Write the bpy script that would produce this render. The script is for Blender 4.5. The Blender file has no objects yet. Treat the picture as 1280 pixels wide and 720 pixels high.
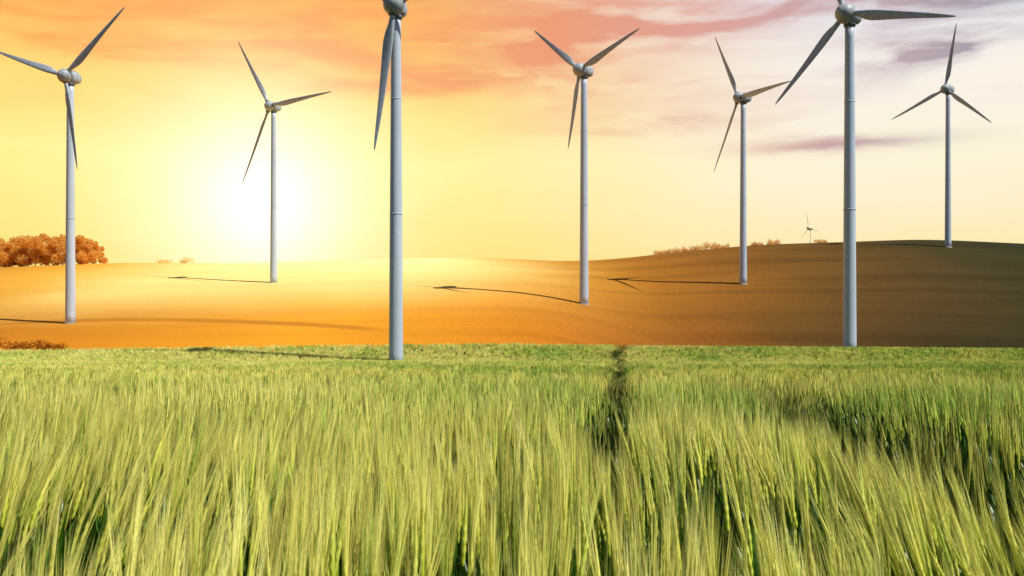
import bpy, math, random
import numpy as np
from mathutils import Vector, Matrix
rng = np.random.default_rng(7); random.seed(7)
F = 1280*35/36.0; HZ = 405.0; CAMZ = 1.4
sc = bpy.context.scene; col = sc.collection
def lin(r, g, b):
    f = lambda c: (c/255/12.92) if c/255 <= .04045 else ((c/255+.055)/1.055)**2.4
    return (f(r), f(g), f(b), 1)
def tag(o, label=None, cat=None, group=None, kind=None):
    for k, v in (('label', label), ('category', cat), ('group', group), ('kind', kind)):
        if v: o[k] = v
    return o
# ------------------------------------------------------------------ materials
def mat(name, color=(.5, .5, .5, 1), rough=.6, spec=.3):
    m = bpy.data.materials.new(name); m.use_nodes = True
    b = m.node_tree.nodes['Principled BSDF']
    b.inputs['Base Color'].default_value = color; b.inputs['Roughness'].default_value = rough
    b.inputs['Specular IOR Level'].default_value = spec
    return m, m.node_tree, b
class NT:
    def __init__(s, nt): s.nt = nt
    def n(s, t, **kw):
        o = s.nt.nodes.new(t)
        for k, v in kw.items(): setattr(o, k, v)
        return o
    def set(s, sock, v):
        if isinstance(v, bpy.types.NodeSocket): s.nt.links.new(v, sock)
        else: sock.default_value = v
    def m(s, op, a, b=None, c=None):
        o = s.n('ShaderNodeMath', operation=op); s.set(o.inputs[0], a)
        if b is not None: s.set(o.inputs[1], b)
        if c is not None: s.set(o.inputs[2], c)
        return o.outputs[0]
    def sstep(s, v, a, b, lo=0., hi=1.):
        o = s.n('ShaderNodeMapRange', interpolation_type='SMOOTHSTEP')
        s.set(o.inputs[0], v); o.inputs[1].default_value = a; o.inputs[2].default_value = b
        o.inputs[3].default_value = lo; o.inputs[4].default_value = hi
        return o.outputs[0]
    def mix(s, f, a, b, blend='MIX'):
        o = s.n('ShaderNodeMix', data_type='RGBA', blend_type=blend)
        s.set(o.inputs[0], f); s.set(o.inputs[6], a); s.set(o.inputs[7], b); return o.outputs[2]
    def ramp(s, f, stops):
        o = s.n('ShaderNodeValToRGB'); s.set(o.inputs[0], f); e = o.color_ramp.elements
        while len(e) < len(stops): e.new(.5)
        for i, (p, c) in enumerate(stops): e[i].position = p; e[i].color = c
        return o.outputs[0]
    def noise(s, vec, scale, detail=4, rough=.55, dist=0.):
        o = s.n('ShaderNodeTexNoise'); s.set(o.inputs['Vector'], vec); o.inputs['Scale'].default_value = scale
        o.inputs['Detail'].default_value = detail; o.inputs['Roughness'].default_value = rough
        o.inputs['Distortion'].default_value = dist; return o.outputs[0]
    def xyz(s, x, y, z=0.):
        o = s.n('ShaderNodeCombineXYZ'); s.set(o.inputs[0], x); s.set(o.inputs[1], y); s.set(o.inputs[2], z); return o.outputs[0]

def paint(name, c1, c2, rough):
    m, nt, b = mat(name, c1, rough, .35); N = NT(nt)
    tc = N.n('ShaderNodeTexCoord'); mp = N.n('ShaderNodeMapping'); nt.links.new(tc.outputs['Object'], mp.inputs[0])
    mp.inputs['Scale'].default_value = (1.6, 1.6, .12)
    f = N.noise(mp.outputs[0], 1.0, 6, .6)
    nt.links.new(N.mix(N.sstep(f, .35, .7), c1, c2), b.inputs['Base Color']); return m
M_tower = paint('tower_paint', (.53, .64, .82, 1), (.45, .55, .73, 1), .42)
M_ring = paint('flange_steel', (.48, .57, .72, 1), (.40, .48, .62, 1), .5)
M_blade = paint('blade_paint', (.50, .58, .70, 1), (.38, .44, .54, 1), .45)
M_nac = paint('nacelle_paint', (.42, .49, .59, 1), (.29, .34, .42, 1), .45)
M_dark = paint('rotor_collar', (.15, .17, .20, 1), (.10, .11, .13, 1), .5)
M_conc = paint('concrete', (.36, .34, .31, 1), (.26, .25, .22, 1), .9)
M_pale = paint('haze_pale_paint', (.98, .88, .64, 1), (.96, .86, .60, 1), .9)  # distance haze put into the far turbine's colour

# ------------------------------------------------------------------ terrain
PXC = np.arange(-700, 2001, 20.); DG = np.arange(0, 701, 1.)
yedge = np.interp(PXC, [-700, 0, 300, 600, 800, 1062, 1280, 2000], [440, 437, 432, 428, 428, 430, 432, 436])
ycrest = np.interp(PXC, [-700, 0, 150, 300, 430, 560, 640, 700, 760, 850, 950, 1062, 1150, 1280, 1500, 2000],
                   [350, 334, 328, 329, 325, 321, 323, 327, 325, 314, 305, 302, 298, 304, 315, 340])
def smooth(a, sig, axis):
    r = int(3*sig); k = np.exp(-.5*(np.arange(-r, r+1)/sig)**2); k /= k.sum()
    return np.apply_along_axis(lambda v: np.convolve(np.pad(v, r, mode='reflect', reflect_type='odd'), k, 'valid'), axis, a)
ycrest = smooth(ycrest, 1.6, 0); yedge = smooth(yedge, 2, 0)
DE, DC = 132., 280.
ZT = np.zeros((len(PXC), len(DG)))
for i in range(len(PXC)):
    ze = (HZ-yedge[i])/F*DE - .85
    ye = HZ - ze*F/DE
    fld = np.interp(DG, [0, 40, 80, 104, 118, DE], np.array([-.55, -1.85, -3.1, -4.02, -4.32, ze+.85])-.85)
    wc = np.clip((PXC[i]-640)/200, 0, 1); wc = wc*wc*(3-2*wc); ds_ = DE+32*wc   # added, unseen hollow behind the field edge at right, hiding a tower's shadow
    s = np.clip((DG-ds_)/(DC-ds_), 0, 1); t = 1-(1-s)**1.6
    hill = (HZ-(ye+4*wc*(1-t)*(DG > DE)+(ycrest[i]-ye)*t))/F*DG
    zc = (HZ-ycrest[i])/F*DC
    far = -10+(zc+10)*np.exp(-((DG-DC)/230)**2)
    ZT[i] = np.where(DG < DE, fld, np.where(DG < DC, hill, far))
ZT = smooth(ZT, 2.6, 1)
def zg(x, y):
    x = np.asarray(x, float); y = np.asarray(y, float)
    d = np.clip(y, 0, 699.); px = np.clip(640+F*x/np.maximum(d, 25.), -699, 1999)
    a = (px-PXC[0])/20; i = np.clip(a.astype(int), 0, len(PXC)-2); fa = a-i
    j = np.clip(d.astype(int), 0, len(DG)-2); fd = d-j
    z = (ZT[i, j]*(1-fa)+ZT[i+1, j]*fa)*(1-fd)+(ZT[i, j+1]*(1-fa)+ZT[i+1, j+1]*fa)*fd
    return z+CAMZ
def hit(px, py, d0=5., lift=0.):
    for d in np.arange(d0, 500, .25):
        x = (px-640)/F*d; z = CAMZ+(HZ-py)/F*d
        if zg(x, d)+lift >= z: return float(x), float(d), float(zg(x, d))
    d = DC; x = (px-640)/F*d; return float(x), float(d), float(zg(x, d))

def np_mesh(name, V, loops, tot, mats, colors=None, smooth_=False):
    me = bpy.data.meshes.new(name); V = np.ascontiguousarray(V, np.float32)
    me.vertices.add(len(V)); me.vertices.foreach_set('co', V.ravel())
    loops = np.ascontiguousarray(loops, np.int32); tot = np.ascontiguousarray(tot, np.int32)
    me.loops.add(len(loops)); me.loops.foreach_set('vertex_index', loops)
    me.polygons.add(len(tot)); st = np.zeros(len(tot), np.int32); st[1:] = np.cumsum(tot)[:-1]
    me.polygons.foreach_set('loop_start', st); me.polygons.foreach_set('loop_total', tot)
    if smooth_: me.polygons.foreach_set('use_smooth', np.ones(len(tot), bool))
    if colors is not None:
        a = me.attributes.new('tint', 'FLOAT_COLOR', 'POINT')
        c = np.ones((len(V), 4), np.float32); c[:, :3] = colors; a.data.foreach_set('color', c.ravel())
    me.materials.append(mats); me.update(calc_edges=True); me.validate(); return me
def link(name, me, parent=None):
    o = bpy.data.objects.new(name, me); col.objects.link(o)
    if parent: o.parent = parent
    return o
def grid(name, xs, ys, m):
    X, Y = np.meshgrid(xs, ys); Z = zg(X, Y); V = np.stack([X, Y, Z], -1).reshape(-1, 3)
    nx, ny = len(xs), len(ys); i = np.arange((ny-1)*nx).reshape(ny-1, nx)[:, :-1].ravel()
    q = np.stack([i, i+1, i+nx+1, i+nx], 1)
    return link(name, np_mesh(name, V, q.ravel(), np.full(len(q), 4), m, smooth_=True))
out = 260*np.geomspace(1.03, 12, 22)
xs = np.concatenate([-out[::-1], np.arange(-260, 261, 2.5), out])
m_soil, nt, b = mat('field_soil', rough=.95, spec=.1); N = NT(nt)
g = N.n('ShaderNodeNewGeometry').outputs['Position']
nt.links.new(N.ramp(N.noise(g, 2.5, 6), [(.3, (.008, .020, .003, 1)), (.7, (.022, .042, .006, 1))]), b.inputs['Base Color'])
tag(grid('field', xs, np.concatenate([np.arange(-60, 0, 6), np.arange(0, 132.1, 2)]), m_soil), kind='structure')

m_hill, nt, b = mat('hill_fields_glow', rough=.95, spec=.05); N = NT(nt)
geo = N.n('ShaderNodeNewGeometry'); pos = geo.outputs['Position']
sp = N.n('ShaderNodeSeparateXYZ'); nt.links.new(pos, sp.inputs[0])
X, Y, Z = sp.outputs
big = N.noise(pos, .018, 3)
bo = N.m('SUBTRACT', big, .5)
xx = N.m('ADD', X, N.m('MULTIPLY', bo, 34.))
upper = N.ramp(N.m('DIVIDE', N.m('ADD', xx, 150.), 300.), [  # both ramps put the sun glow, fading rightwards, into the ground colour
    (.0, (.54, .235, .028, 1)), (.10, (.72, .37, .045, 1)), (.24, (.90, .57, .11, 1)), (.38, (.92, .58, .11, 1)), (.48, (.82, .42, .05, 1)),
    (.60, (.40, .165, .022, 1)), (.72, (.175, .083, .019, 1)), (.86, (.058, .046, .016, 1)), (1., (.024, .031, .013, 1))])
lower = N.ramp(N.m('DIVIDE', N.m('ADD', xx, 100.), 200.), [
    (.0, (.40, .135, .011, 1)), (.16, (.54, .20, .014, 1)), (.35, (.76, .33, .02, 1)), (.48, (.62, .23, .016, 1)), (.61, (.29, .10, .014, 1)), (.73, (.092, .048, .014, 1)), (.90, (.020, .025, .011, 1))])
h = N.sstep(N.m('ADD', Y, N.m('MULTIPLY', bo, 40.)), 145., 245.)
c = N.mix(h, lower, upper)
# sun glow and haze painted as pale colour on the left crest
brow_glow = N.m('MULTIPLY', N.sstep(N.m('ADD', Y, N.m('MULTIPLY', bo, 40.)), 162., 270.), N.m('MULTIPLY', N.sstep(xx, -112., -66.), N.sstep(xx, 22., -28.)))
c = N.mix(N.m('MULTIPLY', brow_glow, .97), c, (.97, .86, .40, 1))
# soft field rows following the contour, stronger on the right side
rows = N.noise(N.xyz(N.m('MULTIPLY', X, .010), N.m('MULTIPLY', Y, .11), 0.), 1.0, 2, .5, .4)
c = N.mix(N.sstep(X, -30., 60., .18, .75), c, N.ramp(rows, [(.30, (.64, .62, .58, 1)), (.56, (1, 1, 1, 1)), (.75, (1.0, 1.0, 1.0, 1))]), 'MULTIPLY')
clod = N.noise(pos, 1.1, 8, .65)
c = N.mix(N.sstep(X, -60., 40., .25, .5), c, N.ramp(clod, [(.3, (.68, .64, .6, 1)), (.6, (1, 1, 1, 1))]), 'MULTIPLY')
# grassy field margin: a curved narrow strip across the lower left slope
cy = N.m('ADD', 170., N.m('MULTIPLY', N.m('POWER', N.m('ABSOLUTE', N.m('DIVIDE', N.m('ADD', X, 70.), 60.)), 2.), -24.))
band = N.m('MULTIPLY', N.sstep(N.m('ABSOLUTE', N.m('SUBTRACT', Y, cy)), .6, 3.5, 1., 0.), N.sstep(X, -16., -26.))
band = N.m('MULTIPLY', band, N.sstep(X, -92., -80.))
c = N.mix(N.m('MULTIPLY', band, .6), c, (.34, .13, .015, 1))
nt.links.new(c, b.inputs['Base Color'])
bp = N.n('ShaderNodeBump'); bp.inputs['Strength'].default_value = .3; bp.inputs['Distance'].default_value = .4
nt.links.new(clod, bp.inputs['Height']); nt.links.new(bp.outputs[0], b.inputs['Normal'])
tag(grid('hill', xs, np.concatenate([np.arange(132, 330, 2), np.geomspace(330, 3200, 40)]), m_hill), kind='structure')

# ------------------------------------------------------------------ turbines
def lathe(rows, n=40, ax='z'):
    a = np.linspace(0, 2*math.pi, n, endpoint=False); V = []
    for h_, r in rows:
        for t in a:
            V.append((r*math.cos(t), r*math.sin(t), h_) if ax == 'z' else (r*math.cos(t), h_, r*math.sin(t)))
    Fc = []
    for i in range(len(rows)-1):
        for j in range(n):
            k = (j+1) % n; Fc.append((i*n+j, i*n+k, (i+1)*n+k, (i+1)*n+j))
    Fc.append(tuple(range(n))); Fc.append(tuple(range((len(rows)-1)*n, len(rows)*n)))
    return V, Fc
def pymesh(name, V, Fc, m, sm=True):
    me = bpy.data.meshes.new(name); me.from_pydata(V, [], Fc); me.materials.append(m)
    import bmesh
    bm = bmesh.new(); bm.from_mesh(me); bmesh.ops.recalc_face_normals(bm, faces=bm.faces); bm.to_mesh(me); bm.free()
    for p in me.polygons: p.use_smooth = sm and len(p.vertices) == 4
    return me
H0, HUBY, BL = 40., -1.25, 16.5
rb, rt = .80, .53
tr = lambda z: rb+(rt-rb)*(z/H0)
me_tower = pymesh('tower', *lathe([(z, tr(z)) for z in np.linspace(-.4, H0-.85, 24)], 48), M_tower)
def ring(z, e, hh): return lathe([(z-hh, tr(z)+.002), (z-hh, tr(z)+e), (z+hh, tr(z)+e), (z+hh, tr(z)+.002)], 48)
me_fl1 = pymesh('flange', *ring(H0*.425, .03, .06), M_ring)
me_fl2 = pymesh('flange', *ring(H0*.745, .02, .05), M_tower)
me_fnd = pymesh('foundation', *lathe([(-1.2, 1.0), (.03, .96), (.07, .92), (.07, .2)], 40), M_conc)
me_yaw = pymesh('yaw_collar', *lathe([(H0-1.3, .5), (H0-1.3, .66), (H0-.9, .72), (H0-.9, .4)], 40), M_dark)
def superloft(secs, n=28, p=2.6):
    V = []; Fc = []
    for (y, w, h_, zc) in secs:
        for j in range(n):
            t = 2*math.pi*j/n; cs, sn = math.cos(t), math.sin(t)
            V.append((w*math.copysign(abs(cs)**(2/p), cs), y, zc+h_*math.copysign(abs(sn)**(2/p), sn)))
    for i in range(len(secs)-1):
        for j in range(n):
            k = (j+1) % n; Fc.append((i*n+j, i*n+k, (i+1)*n+k, (i+1)*n+j))
    Fc.append(tuple(range(n))); Fc.append(tuple(range((len(secs)-1)*n, len(secs)*n))); return V, Fc
me_nac = pymesh('nacelle', *superloft([(-.42, .85, .87, H0), (-.3, 1.03, 1.0, H0), (.3, 1.14, 1.07, H0+.02), (.9, 1.1, 1.02, H0+.04),
                                       (1.45, .93, .86, H0+.08), (1.8, .66, .6, H0+.12), (1.95, .36, .3, H0+.14)]), M_nac)
me_hatch = pymesh('roof_hatch', *superloft([(.3, .34, .09, H0+1.08), (.4, .42, .13, H0+1.09), (1.0, .40, .12, H0+1.07), (1.15, .3, .08, H0+1.02)]), M_dark)
hub = [(HUBY+.68, .84), (HUBY+.5, 1.1), (HUBY+.1, 1.2), (HUBY-.35, 1.12), (HUBY-.75, .89), (HUBY-1.05, .58), (HUBY-1.22, .24), (HUBY-1.26, .02)]
V, Fc = lathe(hub, 36, 'y'); me_hub = pymesh('hub', [(x, y, z+H0) for x, y, z in V], Fc, M_nac)
V, Fc = lathe([(HUBY+.72, .6), (HUBY+.72, .95), (-.43, .95), (-.43, .6)], 36, 'y')
me_hcol = pymesh('hub_collar', [(x, y, z+H0) for x, y, z in V], Fc, M_dark)
PRE, SWP = -.12, -.5
def blade():
    rs = [0, .035, .07, .11, .16, .22, .30, .40, .5, .6, .7, .8, .88, .94, .98, 1.]
    ch = [.60, .60, .64, .82, 1.08, 1.22, 1.16, 1.01, .87, .75, .63, .51, .40, .30, .18, .05]
    th = [1, 1, .9, .62, .4, .3, .25, .22, .2, .19, .18, .17, .16, .16, .16, .16]
    n = 20; V = []; Fc = []
    for r, c_, t_ in zip(rs, ch, th):
        tw = math.radians(4+16*(1-r)**2); L = .62+r*(BL-.62); sw = SWP*r*r; pre = PRE*r*r
        for j in range(n):
            a = 2*math.pi*j/n; u = math.cos(a)*.5; w = math.sin(a)*.5*t_*(1 if t_ > .8 else (.65+.35*math.cos(a))*1.0+.12)
            u2 = u-(.16 if t_ < .8 else 0)*min(1, (r-.05)*8)
            z = u2*c_; y = w*c_
            V.append((L, pre+y*math.cos(tw)-z*math.sin(tw), sw+z*math.cos(tw)+y*math.sin(tw)))
    for i in range(len(rs)-1):
        for j in range(n):
            k = (j+1) % n; Fc.append((i*n+j, i*n+k, (i+1)*n+k, (i+1)*n+j))
    Fc.append(tuple(range(n))); Fc.append(tuple(range((len(rs)-1)*n, len(rs)*n))); return V, Fc
me_blade = pymesh('blade', *blade(), M_blade)
V, Fc = lathe([(.45, .30), (.45, .48), (1.3, .42), (1.3, .30)], 28)
me_sock = pymesh('blade_socket', [(z, y, -x) for x, y, z in V], Fc, M_dark)
PALE = {}
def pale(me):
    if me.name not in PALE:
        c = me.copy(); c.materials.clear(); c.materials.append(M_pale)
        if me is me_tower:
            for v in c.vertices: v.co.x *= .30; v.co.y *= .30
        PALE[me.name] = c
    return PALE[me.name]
bare = []     # tower bases the crop leaves free
def turbine(base, hubpx, tips, R, c, phase, label, d0=5., lift=0., far=None, faint=False):
    """tips: measured blade ends (offsets from hub, down positive) or None where the frame cuts the blade"""
    if far: x, d = (base[0]-640)/F*far, far; z = float(zg(x, d))
    else: x, d, z = hit(base[0], base[1], d0, lift)
    Hh = CAMZ+(HZ-hubpx[1])/F*d-z; u = x/d
    def pj(p): return 640+F*p[0]/p[1], HZ-F*(p[2]-CAMZ)/p[1]
    def pts(k, psi, ph, sb):
        cs, sn = math.cos(psi), math.sin(psi); o = []
        loc = [(0, HUBY, H0)]
        for i in range(3):
            f = math.radians(ph+120*i); a, b_, c_ = BL*sb, PRE, SWP
            loc.append((math.cos(f)*a-math.sin(f)*c_, HUBY+b_, H0+math.sin(f)*a+math.cos(f)*c_))
        for (a, b_, c_) in loc: o.append(pj((x+k*(cs*a-sn*b_), d+k*(sn*a+cs*b_), z+k*c_)))
        return o
    def err(p):
        q = pts(*p); e = 2*(q[0][1]-hubpx[1])**2+2*(q[0][0]-hubpx[0])**2
        for t, r in zip(tips, q[1:]):
            if t: e += (r[0]-hubpx[0]-t[0])**2+(r[1]-hubpx[1]-t[1])**2
        va = p[1]+math.atan(u)
        return e+1e4*max(0, abs(va)-1.1)**2
    rr = random.Random(5); k0 = Hh/H0
    p = [k0, -math.acos(min(1, c/math.sqrt(1+u*u)))-math.atan(u), phase, R*d/F/(k0*BL)]; e = err(p)
    for it in range(5000):
        st = .9988**it+.004
        q = [p[0]*(1+rr.gauss(0, .01)*st), p[1]+rr.gauss(0, .12)*st, p[2]+rr.gauss(0, 8)*st, p[3]*(1+rr.gauss(0, .05)*st)]
        if q[1]+math.atan(u) > 0: continue
        eq = err(q)
        if eq < e: p, e = q, eq
    k, psi, phase, sb = p
    root = bpy.data.objects.new('wind_turbine', None); col.objects.link(root)
    root.location = (x, d, z); root.scale = (k, k, k); root.empty_display_size = 2
    tag(root, label, 'wind turbine', 'wind turbines on the hillside')
    def ch(name, me, parent, mtx=None):
        o = link(name, pale(me) if faint else me, parent)
        if mtx is not None: o.matrix_local = mtx
        return o
    t = ch('tower', me_tower, root)
    if not faint: ch('flange', me_fl1, t); ch('flange', me_fl2, t)
    ch('foundation', me_fnd, root)
    Y = Matrix.Rotation(psi, 4, 'Z')
    n_ = ch('nacelle', me_nac, root, Y); ch('roof_hatch', me_hatch, n_); ch('yaw_collar', me_yaw, n_)
    hb = ch('hub', me_hub, root, Y); ch('hub_collar', me_hcol, hb)
    for i in range(3):
        mt = Y @ Matrix.Translation((0, HUBY, H0)) @ Matrix.Rotation(-math.radians(phase+120*i), 4, 'Y') @ Matrix.Diagonal((sb, 1, .30 if faint else 1, 1))
        bl = ch('blade', me_blade, root, mt)
        ch('blade_socket', me_sock, bl)
    bare.append((x, d))
    return root
turbine((88, 404), (86, 91), [(71, -81), (-92, -26), (12, 124)], 125, .74, 40, 'grey wind turbine at the far left edge, one blade hanging down along its tower', 133)
turbine((342, 353), (340, 131), [(78, -12), (-42, -83), (-25, 100)], 107, .705, 9, 'pale wind turbine standing before the white glow of the sun', 133)
turbine((495, 450), (492, 5), [None, None, (-24, 183)], 184, .72, 19, 'tallest grey wind turbine, its tower rising out of the green barley', 100, .8)
turbine((730, 380), (729, 85), [(69, -46), (-60, -51), (-9, 105)], 103, .73, 28, 'wind turbine at mid hill with two blades raised in a V', 133)
turbine((929, 355), (926, 121), [(63, -13), (-43, -80), (-21, 94)], 101, .63, 9, 'wind turbine on the brown slope, left of the big tower at the field edge', 133)
turbine((1062, 431), (1060, 11), [(135, 15), None, (-85, 125)], 152, .9, -5.3, 'large wind turbine at the far edge of the barley, one blade level', far=134.5)
turbine((1185, 309), (1183, 109), [(11, -81), (-58, 37), (65, 52)], 85, .85, 81, 'small wind turbine high on the dark ridge at right, one blade straight up', 133)
turbine((1013, 300), (1009, 285), [(-9, -21), (-13, 13), (14, 8)], 22, .8, 112, 'tiny faint wind turbine far beyond the ridge', far=430., faint=True)

# ------------------------------------------------------------------ barley
NLV = 25
def tmpl(lod):
    V = []; Q = []; T = []
    def ribbon(pts, cls):       # pts: (s, a, b, half width)
        i0 = len(V)
        for s, a, b_, w in pts: V.append((s, a-w, b_, cls)); V.append((s, a+w, b_, cls))
        for k in range(len(pts)-1): Q.append((i0+2*k, i0+2*k+1, i0+2*k+3, i0+2*k+2))
    def ribbonb(pts, cls):
        i0 = len(V)
        for s, a, b_, w in pts: V.append((s, a, b_-w, cls)); V.append((s, a, b_+w, cls))
        for k in range(len(pts)-1): Q.append((i0+2*k, i0+2*k+1, i0+2*k+3, i0+2*k+2))
    def ear(n, rings, rad, s0=.66, s1=.80, a0=0, b0=0):
        i0 = len(V)
        for k in range(rings+1):
            t = k/rings; r = rad*(math.sin(math.pi*min(1, .12+t*.86))**.6)*(1.14 if k % 2 else .88)
            for j in range(n):
                an = 2*math.pi*(j+.5*(k % 2))/n; V.append((s0+(s1-s0)*t, a0+r*math.cos(an), b0+.75*r*math.sin(an), 2.05+.5*t))
        for k in range(rings):
            for j in range(n):
                j2 = (j+1) % n; Q.append((i0+k*n+j, i0+k*n+j2, i0+(k+1)*n+j2, i0+(k+1)*n+j))
    def awn(s0, s1, ang, r0, r1, w):
        i0 = len(V); ca, sa = math.cos(ang), math.sin(ang)
        V.append((s0, r0*ca-w*sa, r0*sa+w*ca, 2.5)); V.append((s0, r0*ca+w*sa, r0*sa-w*ca, 2.5)); V.append((s1, r1*ca, r1*sa, 3)); T.append((i0, i0+1, i0+2))
    R_ = random.Random(lod+3)
    if lod == 0:
        ribbon([(s, 0, 0, .0026) for s in (0, .25, .5, .67)], .08)
        ribbon([(.30, 0, .0, .005), (.44, 0, .025, .0085), (.56, 0, .06, .0075), (.62, 0, .11, .001)], .9)
        ribbonb([(.42, 0, 0, .0045), (.55, -.02, 0, .0075), (.65, -.045, 0, .006), (.70, -.08, 0, .001)], .9)
        ear(5, 10, .0086)
        for k in range(12): awn(.68+.12*k/12, R_.uniform(.91, 1.0), k*2.4, .005, R_.uniform(.005, .022), .0019)
    elif lod == 1:
        ribbon([(s, 0, 0, .005) for s in (0, .4, .67)], 0)
        ribbon([(.38, 0, .0, .007), (.52, 0, .05, .011), (.62, 0, .11, .001)], .9)
        ear(4, 4, .013)
        for k in range(5): awn(.70+.09*k/5, R_.uniform(.91, 1.0), k*2.4, .006, R_.uniform(.006, .026), .0046)
    elif lod == 2:
        for (a, b_) in ((0, 0), (.07, .05)):
            ribbon([(.1, a, b_, .009), (.68, a, b_, .009)], .2)
            ribbon([(.62, a, b_, .010), (.78, a, b_, .021), (.99, a, b_, .005)], 2.5)
            ribbonb([(.62, a, b_, .010), (.78, a, b_, .021), (.98, a, b_, .005)], 2.5)
        ribbon([(.42, 0, .0, .012), (.58, .03, .08, .015), (.66, .05, .13, .002)], 1.2)
    else:
        for (a, b_) in ((0, 0), (.16, .07), (-.13, -.1)):
            ribbon([(.25, a, b_, .030), (.72, a, b_, .026)], 1.4)
            ribbon([(.64, a, b_, .035), (.99, a, b_, .014)], 2.6)
            ribbonb([(.64, a, b_, .035), (.99, a, b_, .014)], 2.6)
    return np.array(V, float), np.array(Q, int).reshape(-1, 4), np.array(T, int).reshape(-1, 3)
def vnoise(x, y, seed):
    r = np.random.default_rng(seed); G = r.random((64, 64))
    i = np.floor(x).astype(int); j = np.floor(y).astype(int); fx = x-i; fy = y-j
    fx = fx*fx*(3-2*fx); fy = fy*fy*(3-2*fy); i %= 64; j %= 64; i1 = (i+1) % 64; j1 = (j+1) % 64
    return (G[i, j]*(1-fx)+G[i1, j]*fx)*(1-fy)+(G[i, j1]*(1-fx)+G[i1, j1]*fx)*fy
ease = lambda y, a, b: np.clip((y-a)/(b-a), 0, 1)
def track1(x, y):      # wheel track with low, darkened plants, closing up towards the camera
    wv = vnoise(y*.6+4, y*0+.5, 21); wl = vnoise(y*.25, y*0+.5, 22); br = vnoise(y*.28+7, y*0+.5, 23)
    c = .108*y-.02+(wl-.5)*(.16+.012*y)
    return np.exp(-((x-c)/((.14+.0052*y)*(.5+1.0*wv)+.02))**2)*ease(y, 2.8, 7)*(.72+.28*ease(br, .25, .55))
def track2(x, y):      # thin, trodden strip curving off at the right
    c = 1.36+.19*y+.10*np.sin(y*.5)
    return np.exp(-((x-c)/(.24+.028*y))**2)*ease(y, 2.6, 3.8)*(1-ease(y, 14, 24))
def scatter(y0, y1, dens, soft):
    wmax = .62*y1+1.6; n = int(dens*(y1-y0+2*soft)*2*wmax)
    y = rng.uniform(y0-soft, y1+soft, n); x = rng.uniform(-wmax, wmax, n)
    keep = np.abs(x) < .62*y+1.6
    yj = y+rng.uniform(-soft, soft, n); keep &= (yj > y0) & (yj < y1) & (y < 132.2) & (y > .7)
    keep &= rng.random(n) > .84*track1(x, y)
    keep &= rng.random(n) > .55*track2(x, y)
    # the stand is thicker in tufts and thin between them close by
    near = 1-.75*ease(y, 9, 26)
    thin = .45*vnoise(x*5.2+.3*y, y*1.3, 12)+.55*vnoise(x*12, y*3.0, 13)
    keep &= rng.random(n) < 1-near*np.clip((.57-thin)*6.5, 0, .93)*(y < 40)
    for bx_, by_ in bare: keep &= (x-bx_)**2+(y-by_)**2 > 1.0
    return x[keep], y[keep]
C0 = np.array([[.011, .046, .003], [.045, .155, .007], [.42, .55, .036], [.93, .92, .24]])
allV, allL, allT, allC = [], [], [], []; voff = 0
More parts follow.
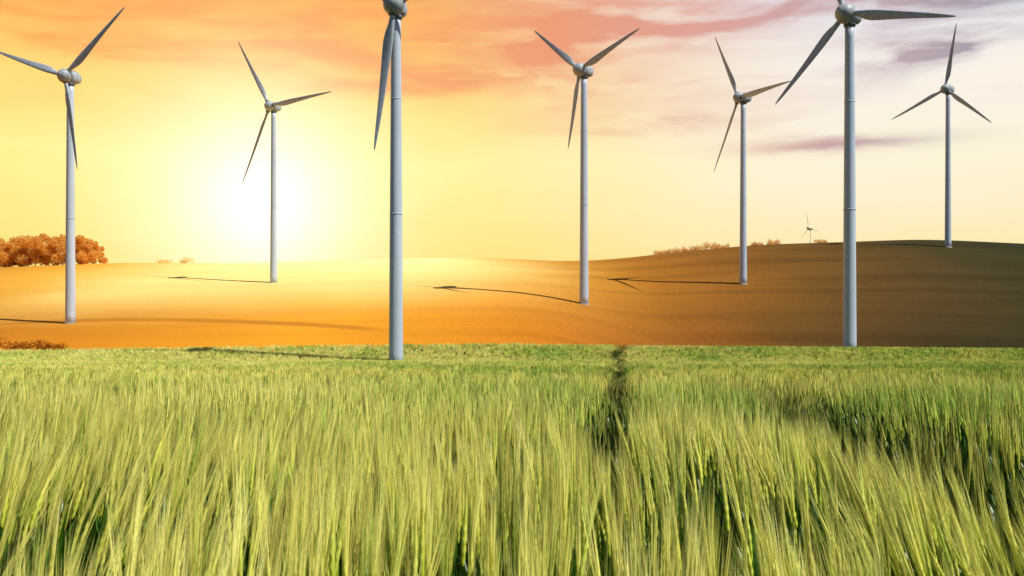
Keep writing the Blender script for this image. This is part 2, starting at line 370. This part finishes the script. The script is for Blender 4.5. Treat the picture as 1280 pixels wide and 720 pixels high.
for lod, (y0, y1, dens, soft) in enumerate(((.65, 7.5, 235, 1.2), (7.5, 22, 92, 2.5), (22, 62, 18, 6), (62, 140, 8, 8))):
    x, y = scatter(y0, y1, dens, soft); n = len(x)
    V, Q, T = tmpl(lod)
    t1 = track1(x, y); t2 = track2(x, y); tm = np.maximum(t1, t2)
    far_ = 1-.75*ease(y, 80, 100)
    hgt = (1.09-.14*ease(y, 3, 20)-.04*ease(y, 20, 40))+far_*(.28*(vnoise(x*1.8, y*.9, 1)-.5)+rng.normal(0, .075 if lod < 2 else .04, n))
    hgt = hgt*(1-.42*tm*(y < 116))
    # the wind lays the ears over in soft clumps
    th = math.pi/2+(vnoise(x*.55+9, y*.40, 2)-.5)*2.4+rng.normal(0, .40, n)
    pm = np.clip(.26+.46*(vnoise(x*.8, y*.6+5, 3)-.5)+rng.normal(0, .13, n), .0, .9)
    sg = np.linspace(0, 1, NLV); ph = .04+pm[:, None]*sg[None, :]**2.1
    ds = hgt[:, None]/(NLV-1)
    cx = np.zeros((n, NLV)); cz = np.zeros((n, NLV))
    cx[:, 1:] = np.cumsum(.5*(np.sin(ph[:, 1:])+np.sin(ph[:, :-1]))*ds, 1); cz[:, 1:] = np.cumsum(.5*(np.cos(ph[:, 1:])+np.cos(ph[:, :-1]))*ds, 1)
    lv = V[:, 0]*(NLV-1); i0 = np.minimum(lv.astype(int), NLV-2); fr = lv-i0
    ex = cx[:, i0]*(1-fr)+cx[:, i0+1]*fr; ez = cz[:, i0]*(1-fr)+cz[:, i0+1]*fr; ep = ph[:, i0]*(1-fr)+ph[:, i0+1]*fr
    spn = rng.uniform(0, 2*math.pi, n)[:, None]
    a = V[None, :, 1]*np.cos(spn)-V[None, :, 2]*np.sin(spn); b_ = V[None, :, 1]*np.sin(spn)+V[None, :, 2]*np.cos(spn)
    dx, dy = np.cos(th)[:, None], np.sin(th)[:, None]
    hor = ex+b_*np.cos(ep)
    P = np.stack([x[:, None]+dx*hor-dy*a, y[:, None]+dy*hor+dx*a, zg(x, y)[:, None]-.02+ez-b_*np.sin(ep)], -1)
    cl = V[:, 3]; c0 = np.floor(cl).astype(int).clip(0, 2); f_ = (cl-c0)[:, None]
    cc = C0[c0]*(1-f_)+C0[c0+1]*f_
    # plants differ: fresh green ears stand between ripening yellow ones, in patches
    fine = vnoise(x*3.0, y*1.1, 18)*.6+vnoise(x*8, y*2.6, 19)*.4
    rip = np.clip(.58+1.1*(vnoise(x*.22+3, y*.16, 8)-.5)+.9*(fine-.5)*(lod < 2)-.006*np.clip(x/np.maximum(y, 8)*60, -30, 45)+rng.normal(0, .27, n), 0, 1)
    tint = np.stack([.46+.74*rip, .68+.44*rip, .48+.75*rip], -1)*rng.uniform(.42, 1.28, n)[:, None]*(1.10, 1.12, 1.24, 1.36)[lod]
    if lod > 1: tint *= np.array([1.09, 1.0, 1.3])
    tint *= (1-.80*tm)[:, None]  # shade of the track gaps painted into the plants' tint
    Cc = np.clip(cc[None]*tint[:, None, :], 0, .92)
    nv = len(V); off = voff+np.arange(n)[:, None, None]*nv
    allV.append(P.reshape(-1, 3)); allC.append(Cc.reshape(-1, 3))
    q = (Q[None]+off).reshape(-1, 4); allL.append(q.ravel()); allT.append(np.full(len(q), 4))
    if len(T): t = (T[None]+off).reshape(-1, 3); allL.append(t.ravel()); allT.append(np.full(len(t), 3))
    voff += n*nv
m_bar = bpy.data.materials.new('barley'); m_bar.use_nodes = True; nt = m_bar.node_tree; N = NT(nt); nt.nodes.clear()
at = N.n('ShaderNodeAttribute', attribute_name='tint')
d_ = N.n('ShaderNodeBsdfPrincipled'); nt.links.new(at.outputs['Color'], d_.inputs['Base Color'])
d_.inputs['Roughness'].default_value = .40; d_.inputs['Specular IOR Level'].default_value = .4
tl = N.n('ShaderNodeBsdfTranslucent'); nt.links.new(N.mix(1., at.outputs['Color'], (1.0, .97, .6, 1), 'MULTIPLY'), tl.inputs[0])
mx = N.n('ShaderNodeMixShader'); mx.inputs[0].default_value = .15
nt.links.new(d_.outputs[0], mx.inputs[1]); nt.links.new(tl.outputs[0], mx.inputs[2])
nt.links.new(mx.outputs[0], N.n('ShaderNodeOutputMaterial').inputs[0])
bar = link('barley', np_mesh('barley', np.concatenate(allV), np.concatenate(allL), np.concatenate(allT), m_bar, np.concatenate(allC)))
tag(bar, 'yellow-green awned barley covering the whole foreground field', 'barley', kind='stuff')

# ------------------------------------------------------------------ trees and shrubs
def leafmat(name, c1, c2):
    m = bpy.data.materials.new(name); m.use_nodes = True; nt = m.node_tree; N = NT(nt); nt.nodes.clear()
    p = N.n('ShaderNodeNewGeometry').outputs['Position']
    c = N.ramp(N.noise(p, .9, 4, .7), [(.3, c1), (.7, c2)])
    d = N.n('ShaderNodeBsdfDiffuse'); t = N.n('ShaderNodeBsdfTranslucent'); nt.links.new(c, d.inputs[0]); nt.links.new(c, t.inputs[0])
    mx = N.n('ShaderNodeMixShader'); mx.inputs[0].default_value = .55; nt.links.new(d.outputs[0], mx.inputs[1]); nt.links.new(t.outputs[0], mx.inputs[2])
    nt.links.new(mx.outputs[0], N.n('ShaderNodeOutputMaterial').inputs[0]); return m
M_wood = leafmat('wood_leaves', (.86, .52, .12, 1), (.89, .56, .14, 1))  # distance haze put into the wood's leaf colour, lighter and more orange
M_shrub = leafmat('shrub_leaves', (.86, .56, .22, 1), (.92, .62, .26, 1))
M_glow = leafmat('sun_glow_shrub_leaves', (.96, .84, .42, 1), (.97, .88, .48, 1))  # sun glow painted into the leaf colour of the left ridge bushes
M_red = leafmat('reddish_leaves', (.30, .095, .015, 1), (.44, .16, .025, 1))
M_bark = paint('bark', (.72, .40, .09, 1), (.64, .34, .08, 1), .95)  # lightened to sink into the hazed leaf colour
def crown_mesh(h, w, z0, n, leaf, m, r):
    lobes = [(r.uniform(-.46, .46)*w, r.uniform(-.3, .3)*w, z0+(h-z0)*(.08+.70*((k+r.random())/18)), r.uniform(.26, .40)*w*.50) for k in range(18)]
    V = []; Fc = []
    for i in range(n):
        lx, ly, lz, lr = lobes[i % len(lobes)]
        lx *= 1-.35*max(0, (lz-z0)/(h-z0)-.35)
        v = Vector((r.gauss(0, 1), r.gauss(0, 1), r.gauss(0, 1))).normalized()*(lr*r.random()**.35)
        p = Vector((lx, ly, lz))+Vector((v.x, v.y, v.z*.95)); s = leaf*r.uniform(.5, 1.2)
        if p.z < -.1: p.z = r.random()*.5
        q = Vector((r.gauss(0, 1), r.gauss(0, 1), r.gauss(0, 1))).to_track_quat('Z', 'Y'); k = len(V)
        for (a, b) in ((-s, -.3*s), (.2*s, -.6*s), (s, .1*s), (-.1*s, .6*s)): V.append(p+q @ Vector((a, b, 0)))
        Fc.append((k, k+1, k+2, k+3))
    me = bpy.data.meshes.new('crown'); me.from_pydata([tuple(v) for v in V], [], Fc); me.materials.append(m); return me, lobes
def trunk_mesh(h, lobes, z0, rad, r):
    V = []; Fc = []
    def tube(p0, p1, r0, r1, n=7):
        d = (p1-p0); q = d.to_track_quat('Z', 'Y'); k = len(V)
        for p, rr in ((p0, r0), (p0.lerp(p1, .5)+Vector((r.uniform(-.1, .1)*r0*3, 0, 0)), (r0+r1)/2), (p1, r1)):
            for j in range(n): V.append(tuple(p+q @ Vector((rr*math.cos(6.2832*j/n), rr*math.sin(6.2832*j/n), 0))))
        for i in range(2):
            for j in range(n): Fc.append((k+i*n+j, k+i*n+(j+1) % n, k+(i+1)*n+(j+1) % n, k+(i+1)*n+j))
    top = Vector((0, 0, z0+(h-z0)*.45)); tube(Vector((0, 0, -.5)), top, rad, rad*.5)
    for lx, ly, lz, lr in lobes[4:14]: tube(Vector((0, 0, r.uniform(.6, 1)*top.z)), Vector((lx*.7, ly, lz)), rad*.42, rad*.12, 5)
    me = bpy.data.meshes.new('trunk'); me.from_pydata(V, [], Fc); me.materials.append(M_bark); return me
def tree(kind, px, d, h, w, n, leaf, m, label, cat, group, seed, z0):
    r = random.Random(seed); x = (px-640)/F*d
    root = bpy.data.objects.new(kind, None); col.objects.link(root); root.location = (x, d, float(zg(x, d))-.05)
    tag(root, label, cat, group)
    me, lobes = crown_mesh(h, w, z0, n, leaf, m, r)
    link('trunk' if kind == 'tree' else 'stem', trunk_mesh(h, lobes, z0, h*(.02 if kind == 'tree' else .03), r), root); link('crown' if kind == 'tree' else 'foliage', me, root)
ords = ['leftmost', 'second from left', 'third from left', 'fourth from left', 'fifth from left', 'sixth from left', 'seventh from left', 'eighth from left', 'rightmost']
for i, (px, h) in enumerate(((-8, 8.8), (10, 9.4), (27, 9.2), (44, 9.9), (61, 10.1), (78, 9.9), (93, 9.3), (107, 8.4), (118, 6.2))):
    tree('tree', px, 277+(i % 3)*2.5, h, 8.6 if i < 8 else 5.5, 6500, .24, M_wood, '%s tree of the orange-brown wood on the left ridge' % ords[i], 'tree', 'trees of the wood on the left ridge', 40+i, .2)
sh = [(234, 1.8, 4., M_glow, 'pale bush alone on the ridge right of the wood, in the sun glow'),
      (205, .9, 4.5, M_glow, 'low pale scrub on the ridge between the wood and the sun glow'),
      (828, .9, 4.6, M_shrub, 'leftmost of the brown shrubs along the right ridge'),
      (841, 1.1, 4.4, M_shrub, 'second brown shrub from the left along the right ridge'),
      (855, 1.2, 4.2, M_shrub, 'third brown shrub from the left along the right ridge'),
      (870, 1.4, 4.2, M_shrub, 'fourth brown shrub from the left along the right ridge'),
      (886, 2.1, 3.8, M_shrub, 'tall brown shrub on the ridge just left of a turbine tower'),
      (902, 1.1, 4.0, M_shrub, 'low brown shrub on the ridge between a taller shrub and a turbine tower'),
      (946, .8, 3.6, M_shrub, 'low brown shrub on the ridge just right of a turbine tower'),
      (966, 1.4, 3.6, M_shrub, 'brown shrub on the ridge left of the tiny faint turbine'),
      (1026, .8, 4.0, M_shrub, 'low brown shrub on the ridge right of the tiny faint turbine')]
for i, (px, h, w, m, lb) in enumerate(sh):
    tree('shrub', px, 281, h, w, 800, .16, m, lb, 'shrub', 'shrubs along the ridge', 80+i, -.1)
for i, (px, h, lb) in enumerate(((-2, 2.6, 'reddish bush at the far left end of the field edge'), (24, 1.6, 'second reddish bush from the left at the field edge'), (48, 1.8, 'third reddish bush from the left at the field edge'), (70, 1.3, 'rightmost low reddish bush by the leftmost turbine at the field edge'))):
    tree('bush', px, 135, h, 3.0, 900, .10, M_red, lb, 'bush', 'reddish bushes at the field edge', 120+i, .1)

# ------------------------------------------------------------------ sky, sun, camera
w = bpy.data.worlds.new('World'); sc.world = w; w.use_nodes = True; nt = w.node_tree; nt.nodes.clear(); N = NT(nt)
tc = N.n('ShaderNodeTexCoord'); nv = N.n('ShaderNodeVectorMath', operation='NORMALIZE'); nt.links.new(tc.outputs['Generated'], nv.inputs[0])
sp = N.n('ShaderNodeSeparateXYZ'); nt.links.new(nv.outputs[0], sp.inputs[0]); X, Y, Z = sp.outputs
D = 180/math.pi
az = N.m('MULTIPLY', N.m('ARCTAN2', X, Y), D); el = N.m('MULTIPLY', N.m('ARCSINE', Z), D)
wv = N.xyz(N.m('MULTIPLY', az, .085), N.m('MULTIPLY', el, .38), 2.3)
n1 = N.noise(wv, 1.0, 6, .54, .6); n2 = N.noise(N.xyz(N.m('MULTIPLY', az, .20), N.m('MULTIPLY', el, 1.1), 7.), 1.0, 5, .55, .3)
elw = N.m('ADD', el, N.m('MULTIPLY', N.m('SUBTRACT', n1, .5), 4.))
els = N.m('ADD', el, N.m('MULTIPLY', N.m('SUBTRACT', n2, .5), 1.0))
ef = N.m('DIVIDE', elw, 30.)
L = N.ramp(ef, [(0, lin(255, 208, 96)), (.10, lin(255, 220, 116)), (.30, lin(255, 238, 146)), (.42, lin(255, 214, 114)), (.56, lin(251, 178, 88)), (.9, lin(170, 120, 115))])
Rr = N.ramp(ef, [(0, lin(254, 225, 150)), (.10, lin(254, 233, 172)), (.26, lin(253, 242, 212)), (.42, lin(251, 242, 230)), (.58, lin(230, 230, 238)), (.9, lin(150, 150, 172))])
base = N.mix(N.sstep(az, -8., 20.), L, Rr)
def patch(a, e, wa, we, amp, ely=None):
    u = N.m('POWER', N.m('ABSOLUTE', N.m('DIVIDE', N.m('SUBTRACT', az, a), wa)), 2.); v = N.m('POWER', N.m('ABSOLUTE', N.m('DIVIDE', N.m('SUBTRACT', ely or elw, e), we)), 2.)
    return N.m('MULTIPLY', N.m('EXPONENT', N.m('MULTIPLY', N.m('ADD', u, v), -1.)), amp)
tot = N.m('MULTIPLY', N.sstep(n1, .44, .64), N.sstep(el, 10.8, 16., 0., .72))
tot = N.m('ADD', tot, patch(18.0, 9.75, 4.6, .36, .95, els))
for p in ((9., 11.8, 6., .6, .5), (25.5, 17.5, 7., 1.1, 1.2), (23.5, 14.6, 5., .5, .8), (-3., 13.8, 8., 1.0, .75), (-14., 17.2, 9., 1.6, .9), (5., 16.6, 9., 1.9, 1.0), (-22., 14.6, 6., .8, .6)):
    tot = N.m('ADD', tot, N.m('MULTIPLY', patch(*p), N.sstep(n2, .28, .62)))
tot = N.m('MINIMUM', tot, .9)
cloud = N.ramp(N.m('DIVIDE', N.m('ADD', az, 30.), 60.), [(0, lin(248, 166, 76)), (.35, lin(244, 154, 82)), (.54, lin(234, 148, 112)), (.72, lin(214, 156, 150)), (.85, lin(184, 160, 168)), (1., lin(122, 128, 154))])
skyc = N.mix(tot, base, cloud)
gz, ge = math.atan((328-640)/F), math.radians(6.8)
gd = N.n('ShaderNodeVectorMath', operation='DOT_PRODUCT'); nt.links.new(nv.outputs[0], gd.inputs[0])
gd.inputs[1].default_value = (math.sin(gz)*math.cos(ge), math.cos(gz)*math.cos(ge), math.sin(ge))
ang = N.m('MULTIPLY', N.m('ARCCOSINE', N.m('MINIMUM', gd.outputs['Value'], .999999)), D)
core = N.m('EXPONENT', N.m('MULTIPLY', N.m('POWER', N.m('DIVIDE', ang, 5.0), 1.5), -1.))
halo = N.m('EXPONENT', N.m('MULTIPLY', N.m('DIVIDE', ang, 9.), -1.))
skyc = N.mix(core, skyc, (1.3, 1.24, 1.06, 1)); skyc = N.mix(N.m('MULTIPLY', halo, .55), skyc, (.42, .36, .18, 1), 'ADD')
b1 = N.n('ShaderNodeBackground'); nt.links.new(skyc, b1.inputs[0]); b1.inputs[1].default_value = 1.0
SUN_AZ, SUN_EL = math.radians(114), math.radians(54)
st = N.n('ShaderNodeTexSky', sky_type='NISHITA'); st.sun_disc = False; st.sun_elevation = SUN_EL; st.sun_rotation = SUN_AZ
b2 = N.n('ShaderNodeBackground'); nt.links.new(st.outputs[0], b2.inputs[0]); b2.inputs[1].default_value = .05
mask = N.m('MAXIMUM', N.sstep(el, 20., 34.), N.sstep(N.m('ABSOLUTE', az), 45., 90.))
ms = N.n('ShaderNodeMixShader'); nt.links.new(mask, ms.inputs[0]); nt.links.new(b1.outputs[0], ms.inputs[1]); nt.links.new(b2.outputs[0], ms.inputs[2])
nt.links.new(ms.outputs[0], N.n('ShaderNodeOutputWorld').inputs[0])

sun = bpy.data.lights.new('sun', 'SUN'); sun.energy = 5.0; sun.angle = math.radians(.5); sun.color = (1, .92, .76)
so = bpy.data.objects.new('sun', sun); col.objects.link(so)
Ld = Vector((-math.sin(SUN_AZ)*math.cos(SUN_EL), -math.cos(SUN_AZ)*math.cos(SUN_EL), -math.sin(SUN_EL)))
so.rotation_euler = Ld.to_track_quat('-Z', 'Y').to_euler(); so.location = (60, -60, 80)
cd = bpy.data.cameras.new('camera'); cam = bpy.data.objects.new('camera', cd); col.objects.link(cam)
cd.lens = 35; cd.sensor_width = 36; cd.shift_y = 45/1280; cd.clip_end = 8000; cd.clip_start = .05
cd.dof.use_dof = True; cd.dof.focus_distance = 70.; cd.dof.aperture_fstop = 13
cam.location = (0, 0, CAMZ); cam.rotation_euler = (math.radians(90), 0, 0); sc.camera = cam
sc.view_settings.view_transform = 'Standard'; sc.view_settings.look = 'None'; sc.view_settings.exposure = 0
